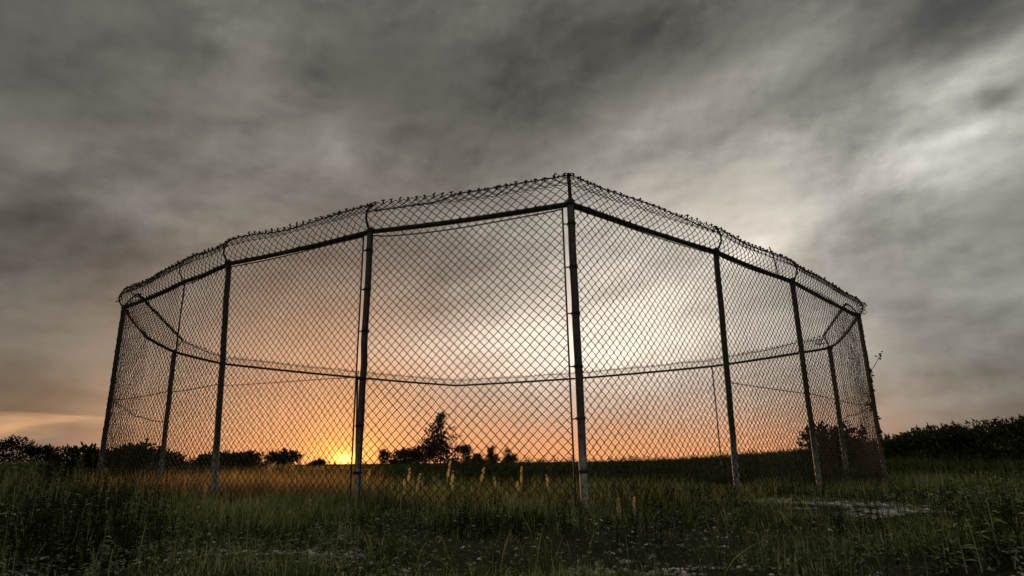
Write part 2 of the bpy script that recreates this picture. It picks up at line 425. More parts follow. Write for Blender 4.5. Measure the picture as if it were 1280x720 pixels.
    # overhang: curved strip of fabric above the rail
    ka = kb = 'front' if front else ('back' if isback else 'side')
    if a == 'P0': ka = 'peak'
    if b == 'P0': kb = 'peak'
    if nm == ('BR', 'B5'): ka = 'side'
    if nm == ('B1', 'BL'): kb = 'side'
    fa, fb = arc_profile(ka), arc_profile(kb); oa, ob = outward(a), outward(b)
    def straighten(k, f):      # the inward panels run straight past the bend in the rail
        q = {'BLm': ('P3', 'BL'), 'BRm': ('P6', 'BR')}.get(k)
        if not q: return f
        t0, t1 = [np.array(FX[j]) + outward(j)[:2] * f[-1, 0] for j in q]; c = np.array(FX[k]); o2 = outward(k)[:2]; d = t1 - t0
        m = np.array([[o2[0], -d[0]], [o2[1], -d[1]]]); x = np.linalg.solve(m, t0 - c)[0]
        return f * np.array([x / f[-1, 0], 1])
    fa, fb = straighten(a, fa), straighten(b, fb); wav = .15 if side else 1.
    ph = rng.uniform(0, 6)
    def SO(U, V, fa=fa, fb=fb, oa=oa, ob=ob, pa=pa, pb=pb, ph=ph, L=L):
        t = np.clip(V, 0, 1) * 5
        xa, za = np.interp(t, range(6), fa[:, 0]), np.interp(t, range(6), fa[:, 1]); xb, zb = np.interp(t, range(6), fb[:, 0]), np.interp(t, range(6), fb[:, 1])
        U1 = U[..., None]; sag = np.sin(pi * np.clip(U, 0, 1))
        P = (pa + oa * xa[..., None]) * (1 - U1) + (pb + ob * xb[..., None]) * U1
        z = za * (1 - U) + zb * U
        z = z * (1 - .07 * sag * wav + .03 * wav * np.sin(7 * U * L + ph) * sag) - .012 * sag * (1 - V)
        P[..., 2] += z
        nn = unit((oa + ob) / 2)
        P = P + nn * (wav * .014 * np.sin(4.3 * U * L + ph) * sag * V)[..., None]
        return P, np.broadcast_to(nn, P.shape)
    hh = (fa[-1, 1] + fb[-1, 1]) / 2 * 1.12
    g = Geo(); chain_link(g, SO, L, hh, .0028 if not side else .0022, .071 if not side else .13, .064)
    if front:      # the fabric is doubled back over the wire, a second skin just inside
        def SI(U, V, SO=SO):
            P, n = SO(U, .66 + .31 * V); return P - n * (.028 * np.sin(pi * np.clip(V * .85 + .15, 0, 1)))[..., None] + np.array([0, 0, -.004]), n
        chain_link(g, SI, L, hh * .31, .0026, .071, .05)
    # twisted selvage: paired barbs at every top knuckle
    nk = int(round(L / DG * (1.0 if not isback else .7)))
    uk = (np.arange(nk) + .5) / nk
    T, nn = SO(uk[None], np.ones((1, nk))); T = T[0]; nn = nn[0]; tl = (pb - pa) / L
    for sg in (-1, 1):
        l1 = rng.uniform(.003, .009, (nk, 1)); l2 = rng.uniform(.008, .020, (nk, 1)); T = T + nn * rng.normal(0, .004, (nk, 1)) + np.array([0, 0, 1]) * rng.normal(0, .004, (nk, 1))
        P = np.stack([T - [0, 0, .014] - sg * tl * .004, T + sg * nn * .003, T + [0, 0, .010] + sg * tl * .004,
                      T + np.array([0, 0, 1]) * l1 + sg * tl * l2 + nn * rng.normal(0, .006, (nk, 1))], 1)
        tubes(g, P, np.array([.0040, .0062, .0062, .0036]), 4, up=nn[0], cap=True)
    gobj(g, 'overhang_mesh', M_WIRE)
    if side:      # stiff selvage rod along the edge of the inward-leaning panels
        g = Geo(); U = np.linspace(0, 1, 12); Pw, _ = SO(U[None], np.full((1, 12), .99)); tubes(g, Pw, .0085, 6); gobj(g, 'edge_rod', M_RAIL)
    # barbed wire strand laced along the top
    g = Geo(); m_ = max(24, int(L * 26)); U = np.linspace(0, 1, m_)
    Vt = np.full(m_, .86) + .06 * np.sin(5.1 * U * L + ph)
    if side: Vt = np.full(m_, .96)
    if nm == ('P1', 'P0'): Vt = np.where(U < .36, .62 + .1 * U, np.where(U < .48, .66 + (U - .36) / .12 * .3, .97))
    if nm == ('P0', 'P4'): Vt = .97 - .30 * smoothstep(.5, 1., U)
    Pc, nn = SO(U[None], Vt[None]); Pc = Pc[0] + nn[0] * .008
    tw = np.stack([Pc + nn[0] * (.0035 * np.cos(U * L * 60))[:, None] * sg + np.array([0, 0, 1]) * (.0035 * np.sin(U * L * 60))[:, None] * sg for sg in (-1, 1)])
    tubes(g, tw, .0034, 4, cap=False)
    nb = int(L / .06)
    for i in range(nb):
        c = Pc[int((i + .5) / nb * m_) % m_]
        for q in range(2):
            d = unit(rng.normal(0, 1, 3)); tubes(g, np.array([c - d * .017, c, c + d * .017]), [.0018, .0055, .0018], 4, up=(.3, .5, .8))
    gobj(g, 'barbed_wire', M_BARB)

# snarls of loose wire at the two broken ends of the overhang, and the stray strands
def snarl(c, R, turns, dirv, seed, nbarb=10):
    rg = np.random.default_rng(seed); n = int(turns * 16); t = np.linspace(0, turns * 2 * pi, n)
    dirv = np.array(dirv, float)
    P = np.array(c) + np.stack([R * np.cos(t) * (1 + .3 * np.sin(t * .37)), R * .6 * np.sin(t * .83 + 1), R * .7 * np.sin(t)], -1) + dirv * np.linspace(-.5, .5, n)[:, None]
    P += rg.normal(0, R * .06, P.shape)
    g = Geo(); tubes(g, P, .0036, 5)
    for i in range(nbarb):
        q = P[rg.integers(n)]; d = unit(rg.normal(0, 1, 3)); tubes(g, np.array([q - d * .02, q, q + d * .02]), [.0015, .0045, .0015], 4, up=(.3, .5, .8))
    gobj(g, 'loose_wire', M_BARB)
snarl((4.40, 7.60, H + .10), .042, 4.0, (.02, .02, .16), 1, 14)
snarl((4.33, 7.50, H + .15), .035, 3, (-.18, -.12, .05), 2, 8)
snarl((4.93, 9.80, H + .08), .05, 4.2, (.22, .04, .05), 3, 14)
snarl((-4.43, 6.76, H + .11), .022, 2.5, (.02, .02, .14), 4, 6)
snarl((-1.10, 4.47, H + .21), .022, 2.2, (.03, .0, .03), 5, 4)
g = Geo(); tubes(g, np.array([[2.46, 5.60, H + .235], [2.50, 5.635, H + .16], [2.545, 5.70, H + .09], [2.57, 5.74, H + .01]]), .006, 6, up=(.4, .5, .1)); gobj(g, 'loose_wire', M_BARB)
g = Geo(); tubes(g, np.array([[-4.36, 6.80, H + .20], [-4.33, 6.86, H + .17], [-4.30, 6.98, H + .15]]), .006, 6, up=(.4, .5, .1)); gobj(g, 'loose_wire', M_BARB)

# ------------------------------------------------------------------ grass and ground cover
def in_view(x, y, mx=1.0): return np.abs(x) < .86 * y + mx
def scatter(n, y0, y1, mx=1.0, bias=1.0, dens=None):
    """uniform over the view wedge between y0 and y1"""
    out = []
    got = 0
    while got < n:
        m = n * 3
        y = y0 + (y1 - y0) * rng.random(m) ** bias; x = rng.uniform(-1, 1, m) * (.86 * y1 + mx)
        k = in_view(x, y, mx)
        if dens is not None: k &= rng.random(m) < dens(x, y)
        p = np.stack([x[k], y[k]], -1); out.append(p); got += len(p)
    return np.concatenate(out)[:n]

def blades(g, P, h, w, lean=.35, segs=3, droop=.5, sink=.02):
    n = len(P); z = ground_z(P[:, 0], P[:, 1]) - sink
    th = rng.uniform(0, 2 * pi, n); fa = rng.uniform(0, 2 * pi, n)
    ld = np.stack([np.cos(th), np.sin(th), np.zeros(n)], -1); wd = np.stack([np.cos(fa), np.sin(fa), np.zeros(n)], -1)
    l = lean * np.abs(rng.normal(0, 1, n))
    pts = []
    for s in range(segs + 1):
        t = s / segs
        c = np.stack([P[:, 0], P[:, 1], z], -1) + np.array([0, 0, 1.]) * (h * t * (1 - droop * .5 * l * t))[:, None] + ld * (h * l * t * t)[:, None]
        if s < segs:
            ww = (w * (1 - t) ** .7 * .5)[:, None] * wd
            pts += [c - ww, c + ww]
        else: pts.append(c)
    V = np.stack(pts, 1); k = V.shape[1]; b = (np.arange(n) * k)[:, None]
    Q = [b + np.array([[2 * s, 2 * s + 1, 2 * s + 3, 2 * s + 2]]) for s in range(segs - 1)]
    T = b + np.array([[2 * segs - 2, 2 * segs - 1, 2 * segs]])
    tv = np.array([q for i in range(segs) for q in (i / segs, i / segs)] + [1.])
    g.tip.append(np.tile(tv, n))
    g.add(V.reshape(-1, 3), np.concatenate(Q) if Q else np.zeros((0, 4), int), T)

def weeds(g, P, h, leaf, nl=9):
    n = len(P); z = ground_z(P[:, 0], P[:, 1])
    lean = rng.normal(0, .12, (n, 2))
    t = np.linspace(0, 1, 4)
    S = np.stack([np.stack([P[:, 0] + lean[:, 0] * h * q * q, P[:, 1] + lean[:, 1] * h * q * q, z + h * q], -1) for q in t], 1)
    tubes(g, S, np.array([.0028, .0024, .0018, .001]), 3, cap=False)
    for q in range(nl):
        u = .15 + .85 * (q + rng.random(n)) / nl; a = rng.uniform(0, 2 * pi, n)
        c = np.stack([P[:, 0] + lean[:, 0] * h * u * u, P[:, 1] + lean[:, 1] * h * u * u, z + h * u], -1)
        L = (leaf * (1.15 - .75 * u) * rng.uniform(.6, 1.2, n))[:, None]
        d = unit(np.stack([np.cos(a), np.sin(a), rng.normal(.35, .35, n)], -1)); s = unit(np.stack([-np.sin(a), np.cos(a), rng.normal(0, .3, n)], -1))
        tip = c + d * L; tip[:, 2] -= L[:, 0] * .25
        V = np.stack([c, c + d * L * .4 + s * L * .17, tip, c + d * L * .4 - s * L * .17], 1); b = (np.arange(n) * 4)[:, None]
        g.add(V.reshape(-1, 3), b + np.array([[0, 1, 2, 3]]))
def clump(x, y, f, seed, lo=.35, hi=.65): return smoothstep(lo, hi, fbm(x * f, y * f, seed))

# meadow grass, near
def d_near(x, y): return np.clip(1.02 - .96 * bare(x, y), 0, 1) * (.12 + .88 * clump(x, y, 1.5, 41, .36, .58))
g = Geo()
P = scatter(48000, 1.75, 4.6, .9, 1, d_near)
hh = (.02 + .11 * clump(P[:, 0], P[:, 1], 1.6, 44, .4, .65) * rng.random(len(P)) + .08 * smoothstep(3.0, 3.9, P[:, 1]) * rng.random(len(P)) + .04 * rng.random(len(P))) * (1 - .85 * np.clip(bare(P[:, 0], P[:, 1]), 0, 1)) * (1 - .75 * np.exp(-((P[:, 0] - 2.1) / .8) ** 2 - ((P[:, 1] - 4.05) / .7) ** 2))
hh *= 1 + .8 * smoothstep(1.5, 2.6, np.abs(P[:, 0]) - .25 * P[:, 1]) 
blades(g, P, hh, .0035 + .0035 * rng.random(len(P)), .5)
P = scatter(52000, 4.2, 9.5, 1., .8, d_near)
hh = .05 + .20 * rng.random(len(P)) * clump(P[:, 0], P[:, 1], 1.1, 45, .38, .66) + .05 * rng.random(len(P))
hh *= 1 - .30 * (P[:, 1] < 6.2)
hh *= (1 - .35 * smoothstep(.8, 2.2, P[:, 0]) * (P[:, 1] < 6.5)) * (1 - .9 * np.exp(-((P[:, 0] - 2.2) / .8) ** 2 - ((P[:, 1] - 4.15) / .75) ** 4) * smoothstep(.3, .55, fbm(P[:, 0] * 4, P[:, 1] * 4, 93)))
blades(g, P, hh, .005 + .004 * rng.random(len(P)), .4)
P = scatter(40000, 9.5, 45, 2, 1.3)
blades(g, P, .10 + .12 * rng.random(len(P)), .018 + .02 * rng.random(len(P)), .5, 2)
setp(g.obj('grass', M_GRASS), 'short dark green meadow grass covering the ground all around', 'grass', None, 'stuff')

# dense tall growth inside the far half of the cage and behind it: the dark band under the horizon
g = Geo()
def d_tall(x, y): return np.where(x > -1.2 - .12 * (y - 9), 1, .25) * np.where((x > .62 * y) & (y < 13), .15, 1)
P = scatter(36000, 9.0, 17, 1.5, .8, d_tall)
hh = (.25 + .17 * rng.random(len(P))) * (.8 + .35 * clump(P[:, 0], P[:, 1], .7, 51)) * (1 - .25 * smoothstep(13, 17, P[:, 1]))
blades(g, P, hh, .012 + .016 * rng.random(len(P)), .45, 3, .7)
P = scatter(26000, 17, 60, 3, 1.2)
blades(g, P, .22 + .20 * rng.random(len(P)), .03 + .05 * rng.random(len(P)), .6, 2)
P = scatter(16000, 60, 240, 8, 1.2)
blades(g, P, .2 + .22 * rng.random(len(P)), .2 + .3 * rng.random(len(P)), .6, 2)
setp(g.obj('field_growth', M_TALL), 'dark band of tall leafy crop growing behind the enclosure up to the horizon', 'crop', None, 'stuff')

g = Geo()
P = scatter(3200, 8.8, 15, 1.5, .8, lambda x, y: d_tall(x, y) * (.25 + .75 * clump(x, y, .8, 55)))
weeds(g, P, .22 + .24 * rng.random(len(P)), np.full(len(P), .12), 9)
P = scatter(1400, 15, 32, 2, 1.1, lambda x, y: np.where(x > -.1 * y, 1, .4) * (.3 + .7 * clump(x, y, .5, 57)))
weeds(g, P, .30 + .26 * rng.random(len(P)), np.full(len(P), .22), 8)
setp(g.obj('scrub', M_WEEDFAR), 'dark uneven scrub growing in and behind the far side of the enclosure', 'scrub', None, 'stuff')
# tawny tall grass on the left, in front of the sun
g = Geo()
def d_dry(x, y): return smoothstep(-4.6, -2.6, x) * (1 - smoothstep(-.28, -.17, x / y)) * (.4 + .6 * clump(x, y, 1.0, 61))
P = scatter(9000, 5.2, 9.5, 1, 1, d_dry)
blades(g, P, .12 + .22 * rng.random(len(P)), .004 + .005 * rng.random(len(P)), .55, 4)
def d_dry2(x, y): return smoothstep(-.46, -.36, x / y) * (1 - smoothstep(-.32, -.20, x / y)) * (.4 + .6 * clump(x, y, .6, 63))
P = scatter(14000, 9.5, 22, 1, 1, d_dry2)
blades(g, P, .18 + .22 * rng.random(len(P)), .010 + .012 * rng.random(len(P)), .55, 3)
setp(g.obj('dry_grass', M_DRY), 'tawny dry grass glowing below the setting sun at left', 'grass', None, 'stuff')

g = Geo()
P = scatter(5200, 3.5, 5.8, .6, 1, lambda x, y: (.10 + .90 * clump(x, y, 1.3, 66)) * (1 - smoothstep(.6, 1.4, x)) * smoothstep(3.3, 4.3, y + .15 * np.abs(x)))
blades(g, P, .08 + .19 * rng.random(len(P)) ** 1.7 * (1 - .4 * smoothstep(-1., -2., P[:, 0])), .0032 + .0035 * rng.random(len(P)), .45, 4)
P = scatter(1500, 3.6, 8.5, .6, 1, lambda x, y: smoothstep(.3, 1.4, x) * (1 - .95 * np.exp(-((x - 2.2) / .8) ** 2 - ((y - 4.1) / .8) ** 2)) * (.1 + .9 * clump(x, y, 1.1, 68)) * (1 - bare(x, y)))
blades(g, P, .08 + .10 * rng.random(len(P)), .004 + .004 * rng.random(len(P)), .5, 4)
P = scatter(700, 5.4, 7.4, .6, 1, lambda x, y: smoothstep(-1.6, -2.4, x))
blades(g, P, .10 + .16 * rng.random(len(P)), .004 + .004 * rng.random(len(P)), .45, 4)
P = scatter(420, 2.1, 3.8, .5, 1, lambda x, y: clump(x, y, 1.5, 69))
blades(g, P, .06 + .14 * rng.random(len(P)), .003 + .003 * rng.random(len(P)), .5, 4)
# growth caught along the foot of the mesh and round the posts
for a_, b_ in (('P3', 'P2'), ('P2', 'P1'), ('P1', 'P0'), ('P0', 'P4'), ('P4', 'P5'), ('P5', 'P6')):
    A_, B_ = np.array(BASE[a_]), np.array(BASE[b_]); n_ = 330; t_ = rng.random(n_)
    t_ = np.where(rng.random(n_) < .45, np.clip(np.abs(rng.normal(0, .05, n_)), 0, 1), t_); t_ = np.where(rng.random(n_) < .2, 1 - t_, t_)
    P = A_ + (B_ - A_) * t_[:, None] + rng.normal(0, .06, (n_, 2))
    blades(g, P, (.06 + .13 * rng.random(n_)) * (1 + .55 * (np.hypot(*(P - np.array(BASE['P1'])).T) < .25)), .0035 + .003 * rng.random(n_), .45, 4)
setp(g.obj('tall_grass', M_CULM), 'tall yellow-green grass blades rising around the foot of the enclosure', 'grass', None, 'stuff')

# leafy ground cover: clover-like leaflets in threes
def leaflets(g, P, h, size, tilt=.6, k=3):
    n = len(P); z = ground_z(P[:, 0], P[:, 1]); a0 = rng.uniform(0, 2 * pi, n)
    for q in range(k):
        a = a0 + q * 2 * pi / k + rng.normal(0, .25, n)
        d = np.stack([np.cos(a), np.sin(a), rng.normal(.1, tilt * .5, n)], -1); d = unit(d)
        s = unit(np.stack([-np.sin(a), np.cos(a), rng.normal(0, tilt * .5, n)], -1))
        c = np.stack([P[:, 0], P[:, 1], z + h], -1); L = size[:, None]
        V = np.stack([c, c + d * L * .45 + s * L * .36, c + d * L, c + d * L * .45 - s * L * .36], 1)
        b = (np.arange(n) * 4)[:, None]
        g.add(V.reshape(-1, 3), b + np.array([[0, 1, 2, 3]]))
g = Geo()
def d_clo(x, y): return .12 + .88 * clump(x, y, 1.6, 71, .45, .7) * np.where(x < -.2, 1, .5)
P = scatter(11000, 1.9, 4.3, .7, 1, d_clo)
leaflets(g, P, .015 + .065 * rng.random(len(P)), .007 + .009 * rng.random(len(P)))
setp(g.obj('ground_cover', M_CLOVER), 'pale leafy clover and small weeds close to the camera', 'ground cover', None, 'stuff')

# coarse weeds standing at both lower corners
g = Geo()
P = scatter(520, 2.2, 5.2, .4, 1, lambda x, y: smoothstep(.42, .70, -x / y) * (y < 6))
weeds(g, P, .08 + .20 * rng.random(len(P)), np.full(len(P), .05))
P = scatter(560, 2.2, 5.4, .4, 1, lambda x, y: smoothstep(.56, .78, x / y))
weeds(g, P, .08 + .15 * rng.random(len(P)), np.full(len(P), .06))
P = scatter(900, 2.0, 4.4, .5, 1, lambda x, y: .1 + .9 * clump(x, y, 1.4, 78, .45, .65))
weeds(g, P, .03 + .09 * rng.random(len(P)), np.full(len(P), .026), 7)
g2 = g; g = Geo()
P = scatter(1500, 3.0, 7.0, .5, 1, lambda x, y: clump(x, y, .9, 77, .48, .66))
P = P[np.exp(-((P[:, 0] - 2.2) / .7) ** 2 - ((P[:, 1] - 4.1) / .8) ** 2) < .3]
weeds(g, P, .05 + .10 * rng.random(len(P)), np.full(len(P), .045))
P = scatter(1100, 2.2, 5.0, .4, 1, lambda x, y: smoothstep(.50, .66, -x / y))
weeds(g, P, .10 + .13 * rng.random(len(P)), np.full(len(P), .05), 11)
P = scatter(500, 2.2, 4.0, .4, 1, lambda x, y: smoothstep(.62, .76, x / y))
weeds(g, P, .06 + .10 * rng.random(len(P)), np.full(len(P), .05), 10)
setp(g.obj('low_weeds', M_SHRUB), 'patches of low dark weeds among the foreground grass', 'weeds', None, 'stuff'); g = g2
P = scatter(700, 5.6, 9.0, .8, 1, lambda x, y: smoothstep(-3.2, -4.0, x))
weeds(g, P, .18 + .26 * rng.random(len(P)), np.full(len(P), .08))
setp(g.obj('weeds', M_WEED), 'dark broad-leaved weeds crowding both lower corners', 'weeds', None, 'stuff')

# pale gravel lying in the bare places
def stones(g, P, size):
    n = len(P)
    # squashed, jittered octahedron with a chamfered belt
    base = np.array([[0, 0, 1], *[[cos(a), sin(a), .25] for a in np.arange(6) * pi / 3], *[[.8 * cos(a + .5), .8 * sin(a + .5), -.5] for a in np.arange(6) * pi / 3]])
    th = rng.uniform(0, 2 * pi, n); sc = size[:, None] * np.stack([rng.uniform(.7, 1.4, n), rng.uniform(.6, 1.1, n), rng.uniform(.3, .75, n)], -1)
    V = base[None] * rng.uniform(.75, 1.2, (n, 13, 1)) * sc[:, None]
    c, s = np.cos(th)[:, None], np.sin(th)[:, None]
    X = V[..., 0] * c - V[..., 1] * s; Y = V[..., 0] * s + V[..., 1] * c
    z = ground_z(P[:, 0], P[:, 1]) - .02 * bare(P[:, 0], P[:, 1])
    V = np.stack([X + P[:, :1], Y + P[:, 1:], V[..., 2] + (z + size * .2)[:, None]], -1)
    i = np.arange(6); j = (i + 1) % 6
    T = np.concatenate([np.stack([np.zeros(6, int), 1 + i, 1 + j], -1), np.stack([1 + i, 7 + i, 1 + j], -1), np.stack([1 + j, 7 + i, 7 + j], -1)])
    b = (np.arange(n) * 13)[:, None, None]
    g.add(V.reshape(-1, 3), (b + T[None]).reshape(-1, 3))
g = Geo()
P = scatter(4200, 2.0, 5.8, .6, 1, lambda x, y: bare(x, y) ** 1.4 * smoothstep(.46, .60, fbm(x * 4, y * 8, 91)) * np.where(y > 3.6, 1, .55))
stones(g, P, (.004 + .010 * rng.random(len(P)) ** 2.0) * np.where(P[:, 1] > 3.6, 1.8, 1))
setp(g.obj('gravel', M_STONE), 'pale gravel scattered in bare patches of the foreground', 'gravel', None, 'stuff')
for x, y, s, lab in [(.42, 2.55, .022, 'large pale stone lying on the bare strip at the bottom right of centre'),
                     (-.53, 3.18, .012, 'small round white stone alone in the dark grass below the left centre post')]:
    g = Geo(); stones(g, np.array([[0., 0.]]), np.array([s]))
    V = np.concatenate(g.V); V = V - V.mean(0); o = mesh_obj('stone', V, [np.concatenate(v) for v in g.F.values()], M_STONE)
    o.location = (x, y, float(ground_z(x, y)) + s * .5 + (.012 if x < 0 else 0)); setp(o, lab, 'stone', 'pale stones in the grass')

# small white blossoms dotted low in the grass
g = Geo()
P = scatter(240, 2.2, 6.0, .5, 1, lambda x, y: clump(x, y, 1.7, 81, .5, .7))
leaflets(g, P, .05 + .06 * rng.random(len(P)), .006 + .007 * rng.random(len(P)), .5, 5)
setp(g.obj('blossoms', M_PETAL), 'tiny white blossoms dotted through the foreground grass', 'blossoms', None, 'stuff')

# ------------------------------------------------------------------ seeded grass stalks, one by one
STALKS = [(-.406, 4.30, .300, .10, .06, 'tallest golden stalk left of the centre post, thick seed head', 1),
          (-.483, 4.90, .375, .13, .18, 'tall golden stalk whose head leans right against the pointed tree', 1),
          (-.807, 5.00, .315, .09, .10, 'slim golden stalk standing just left of the pointed tree', 1),
          (-.668, 4.60, .285, .12, .22, 'golden stalk leaning right, below and left of the pointed tree', 1),
          (-.770, 4.55, .240, .08, -.05, 'short golden stalk tucked beside the leaning one left of the tree', 1),
          (-.145, 4.80, .255, .07, -.08, 'short pale stalk under the two small round bushes', 1),
          (.062, 5.20, .318, .13, .05, 'tall pale stalk right of the two small round bushes', 1),
          (.025, 4.60, .225, .06, -.04, 'thin white-tipped stalk beside the tall pale one near the centre post', 1),
          (.245, 4.90, .262, .09, -.14, 'golden stalk closest to the centre post on its left', 1),
          (-.241, 5.20, .318, .10, .25, 'feathery bent stalk between the pointed tree and small bushes', 2),
          (-1.023, 4.60, .330, .10, .28, 'orange-lit stalk leaning right beside the left gate post', 1),
          (.588, 3.70, .150, .09, -.03, 'left of a pair of plump golden stalks right of the centre post', 2),
          (.683, 3.72, .152, .08, .04, 'right of a pair of plump golden stalks right of the centre post', 1),
          (-2.187, 4.60, .205, .13, .0, 'pale upright stalk at the foot of the second post from left', 2),
          (-2.222, 6.00, .430, .12, .55, 'long stalk bent far right against the orange sky', 1),
          (-2.283, 5.40, .270, .12, -.55, 'feathery stalk drooping left between the sun and second post', 2),
          (-2.36, 5.30, .210, .10, -.5, 'low yellow feathery stalk beside the second post', 2),
          (-1.924, 3.20, .125, .07, .0, 'short green-grey spike in the left foreground, left one', 2),
          (-1.746, 3.20, .105, .07, .05, 'short green-grey spike in the left foreground, right one', 2)]
def stalk(x, y, top, hl, lean, label, fat):
    hl *= 1.2; z0 = float(ground_z(x, y)); h = max(top - z0 + .005, hl * 1.15)
    root = empty('grass_stalk', (x - lean * h * .6, y, z0), label, 'grass stalk', 'seeded grass stalks')
    L = lean * h
    t = np.linspace(0, 1, 9)
    cx = L * .6 * 0 + (L * .6) * t ** 1.8 + 0; cz = h * t * (1 - .12 * abs(lean) * t)
    if abs(lean) > .4: cz = h * (t - .12 * t ** 4)
    S = np.stack([cx, .01 * np.sin(3 * t), cz - .0], -1); S[0, 2] -= .02
    g = Geo(); tubes(g, S, .0026 * (1 - .5 * t), 5); 
    # two narrow leaves on the culm
    o = g.obj('stem', M_STEM, root, True)
    for q in range(3):
        g = Geo(); u = .12 + .22 * q; c = np.array([np.interp(u, t, S[:, 0]), np.interp(u, t, S[:, 1]), np.interp(u, t, S[:, 2])]); a = rng.uniform(0, 2 * pi); l = .5 * h * rng.uniform(.6, 1)
        w = .0035; pts = []
        for s in np.linspace(0, 1, 5):
            p = c + np.array([cos(a) * l * .55 * s, sin(a) * l * .55 * s, l * .75 * s - l * .55 * s * s]); ww = w * (1 - s) ** .6 * np.array([-sin(a), cos(a), 0])
            pts += [p - ww, p + ww]
        g.add(np.array(pts), np.array([[2 * i, 2 * i + 1, 2 * i + 3, 2 * i + 2] for i in range(4)]))
        g.obj('leaf_blade', M_STEM, root)
    # head: many small pointed spikelets round the tip
    n = int(120 * fat); g = Geo(); u0 = 1 - hl / h
    k = rng.random(n); u = u0 + (1 - u0) * k; c = np.stack([np.interp(u, t, S[:, i]) for i in range(3)], -1)
    wd = .0066 * fat ** .4 * rng.uniform(.5, 1.25, n) * np.sin(pi * np.clip(k * .85 + .1, 0, 1)) ; a = rng.uniform(0, 2 * pi, n)
    c = c + np.stack([np.cos(a) * wd, np.sin(a) * wd, np.zeros(n)], -1)
    dv = unit(np.stack([np.cos(a) * .45 + lean * .8, np.sin(a) * .45, np.ones(n) * (.9 if abs(lean) < .4 else .3)], -1)); l = rng.uniform(.008, .014, (n, 1))
    s = unit(np.cross(dv, rng.normal(0, 1, (n, 3)))) * .0024
    V = np.stack([c, c + dv * l * .4 + s, c + dv * l, c + dv * l * .4 - s], 1); b = (np.arange(n) * 4)[:, None]
    g.add(V.reshape(-1, 3), b + np.array([[0, 1, 2, 3]]))
    # crossed fins give the head its body
    for q in range(3):
        aa = q * pi / 3; uu = np.linspace(u0, 1, 7); cc = np.stack([np.interp(uu, t, S[:, i]) for i in range(3)], -1)
        ww = (.0044 * fat ** .3 * np.sin(pi * np.linspace(.08, .95, 7)))[:, None] * np.array([cos(aa), sin(aa), 0])
        g.add(np.concatenate([cc - ww, cc + ww]), np.array([[i, i + 1, 8 + i, 7 + i] for i in range(6)]))
    g.obj('seed_head', M_STEM if 'green-grey' in label else M_HEAD, root)
for s in STALKS: stalk(*s)

# ------------------------------------------------------------------ shrubs and trees
def leafcloud(g, C, R, n, leaf, aspect=.45, upb=.2):
    """C (k,3) clump centres, R (k,3) radii; n leaves spread through the clump volumes"""
    k = len(C); w = (R[:, 0] * R[:, 1] * R[:, 2]) ** .67; q = rng.choice(k, n, p=w / w.sum())
    d = unit(rng.normal(0, 1, (n, 3))) * rng.random((n, 1)) ** .45
    c = C[q] + d * R[q]
    L = leaf * rng.uniform(.55, 1.35, (n, 1))
    a = unit(d * .6 + rng.normal(0, .6, (n, 3)) + [0, 0, upb]); s = unit(np.cross(a, rng.normal(0, 1, (n, 3)))) * L * aspect * .5
    V = np.stack([c, c + a * L * .45 + s, c + a * L, c + a * L * .45 - s], 1); b = (np.arange(n) * 4)[:, None]
    g.add(V.reshape(-1, 3), b + np.array([[0, 1, 2, 3]]))
def plant(name, label, cat, loc, w, h, n, leaf, mat, nclump=14, trunk_h=.25, shape='round', group=None, rad=.02, part='crown', stem='trunk', sprigs=0):
    x, y = loc; z0 = float(ground_z(x, y))
    root = empty(name, (x, y, z0), label, cat, group)
    C = []; R = []
    for i in range(nclump):
        u = (i + rng.random()) / nclump
        if shape == 'round':
            zz = h * (trunk_h + (1 - trunk_h) * rng.random() ** .8 * .86); prof = math.sqrt(max(.05, 1 - ((zz / h - trunk_h * .5 - .28) / .75) ** 2))
        elif shape == 'spire':
            zz = h * (trunk_h + (.97 - trunk_h) * u ** 1.25); prof = max(.10, (1 - (zz / h)) ** .8) * rng.uniform(.4, 1.6)
        else:
            zz = h * (.08 + .78 * rng.random()); prof = 1 - .35 * zz / h
        a = rng.uniform(0, 2 * pi); rr = math.sqrt(rng.random()) * .72 * w / 2 * prof
        C.append((rr * cos(a), rr * sin(a), zz)); s = rng.uniform(.22, .36) * w / 2 * (.6 + .6 * prof) * (1.25 if shape != 'spire' else .72)
        zs = min(s * rng.uniform(.7, 1.0), .17 * h + .02)
        R.append((s, s, zs))
    C = np.array(C); R = np.array(R)
    g = Geo(); leafcloud(g, C, R, n, leaf)
    for i in range(sprigs):     # shoots that break the outline
        a = rng.uniform(0, 2 * pi); c = C[rng.integers(len(C))] * [1, 1, 1]; hh = h * rng.uniform(.10, .22)
        base = np.array([c[0], c[1], min(c[2] + .1 * h, .9 * h)]); tip = base + [.4 * hh * cos(a), .4 * hh * sin(a), hh]
        tubes(g, np.array([base, (base + tip) / 2 + [0, 0, .02 * h], tip]), [leaf * .07, leaf * .05, leaf * .03], 3, up=(.3, .5, .1))
        m = 9; u = np.linspace(.15, 1, m)[:, None]; cc = base + (tip - base) * u
        leafcloud(g, cc, np.full((m, 3), leaf * .35), m * 2, leaf * .9)
    g.obj(part, mat, root)
    g = Geo()
    top = np.array([0, 0, h * (.85 if shape == 'spire' else .6)])
    tubes(g, np.array([[0, 0, -.1], top * .4 + [.02 * w, 0, 0], top]), [rad, rad * .75, rad * .2], 7, up=(.2, 1, 0))
    for c in C[:: max(1, len(C) // 10)]:
        b0 = np.array([0, 0, min(c[2] * .55, top[2] * .8)]); tubes(g, np.array([b0, (b0 + c) / 2 - [0, 0, .03 * h], c]), [rad * .45, rad * .3, rad * .1], 5, up=(.2, .9, .1))
    g.obj(stem, M_BARK, root, True)
    return root

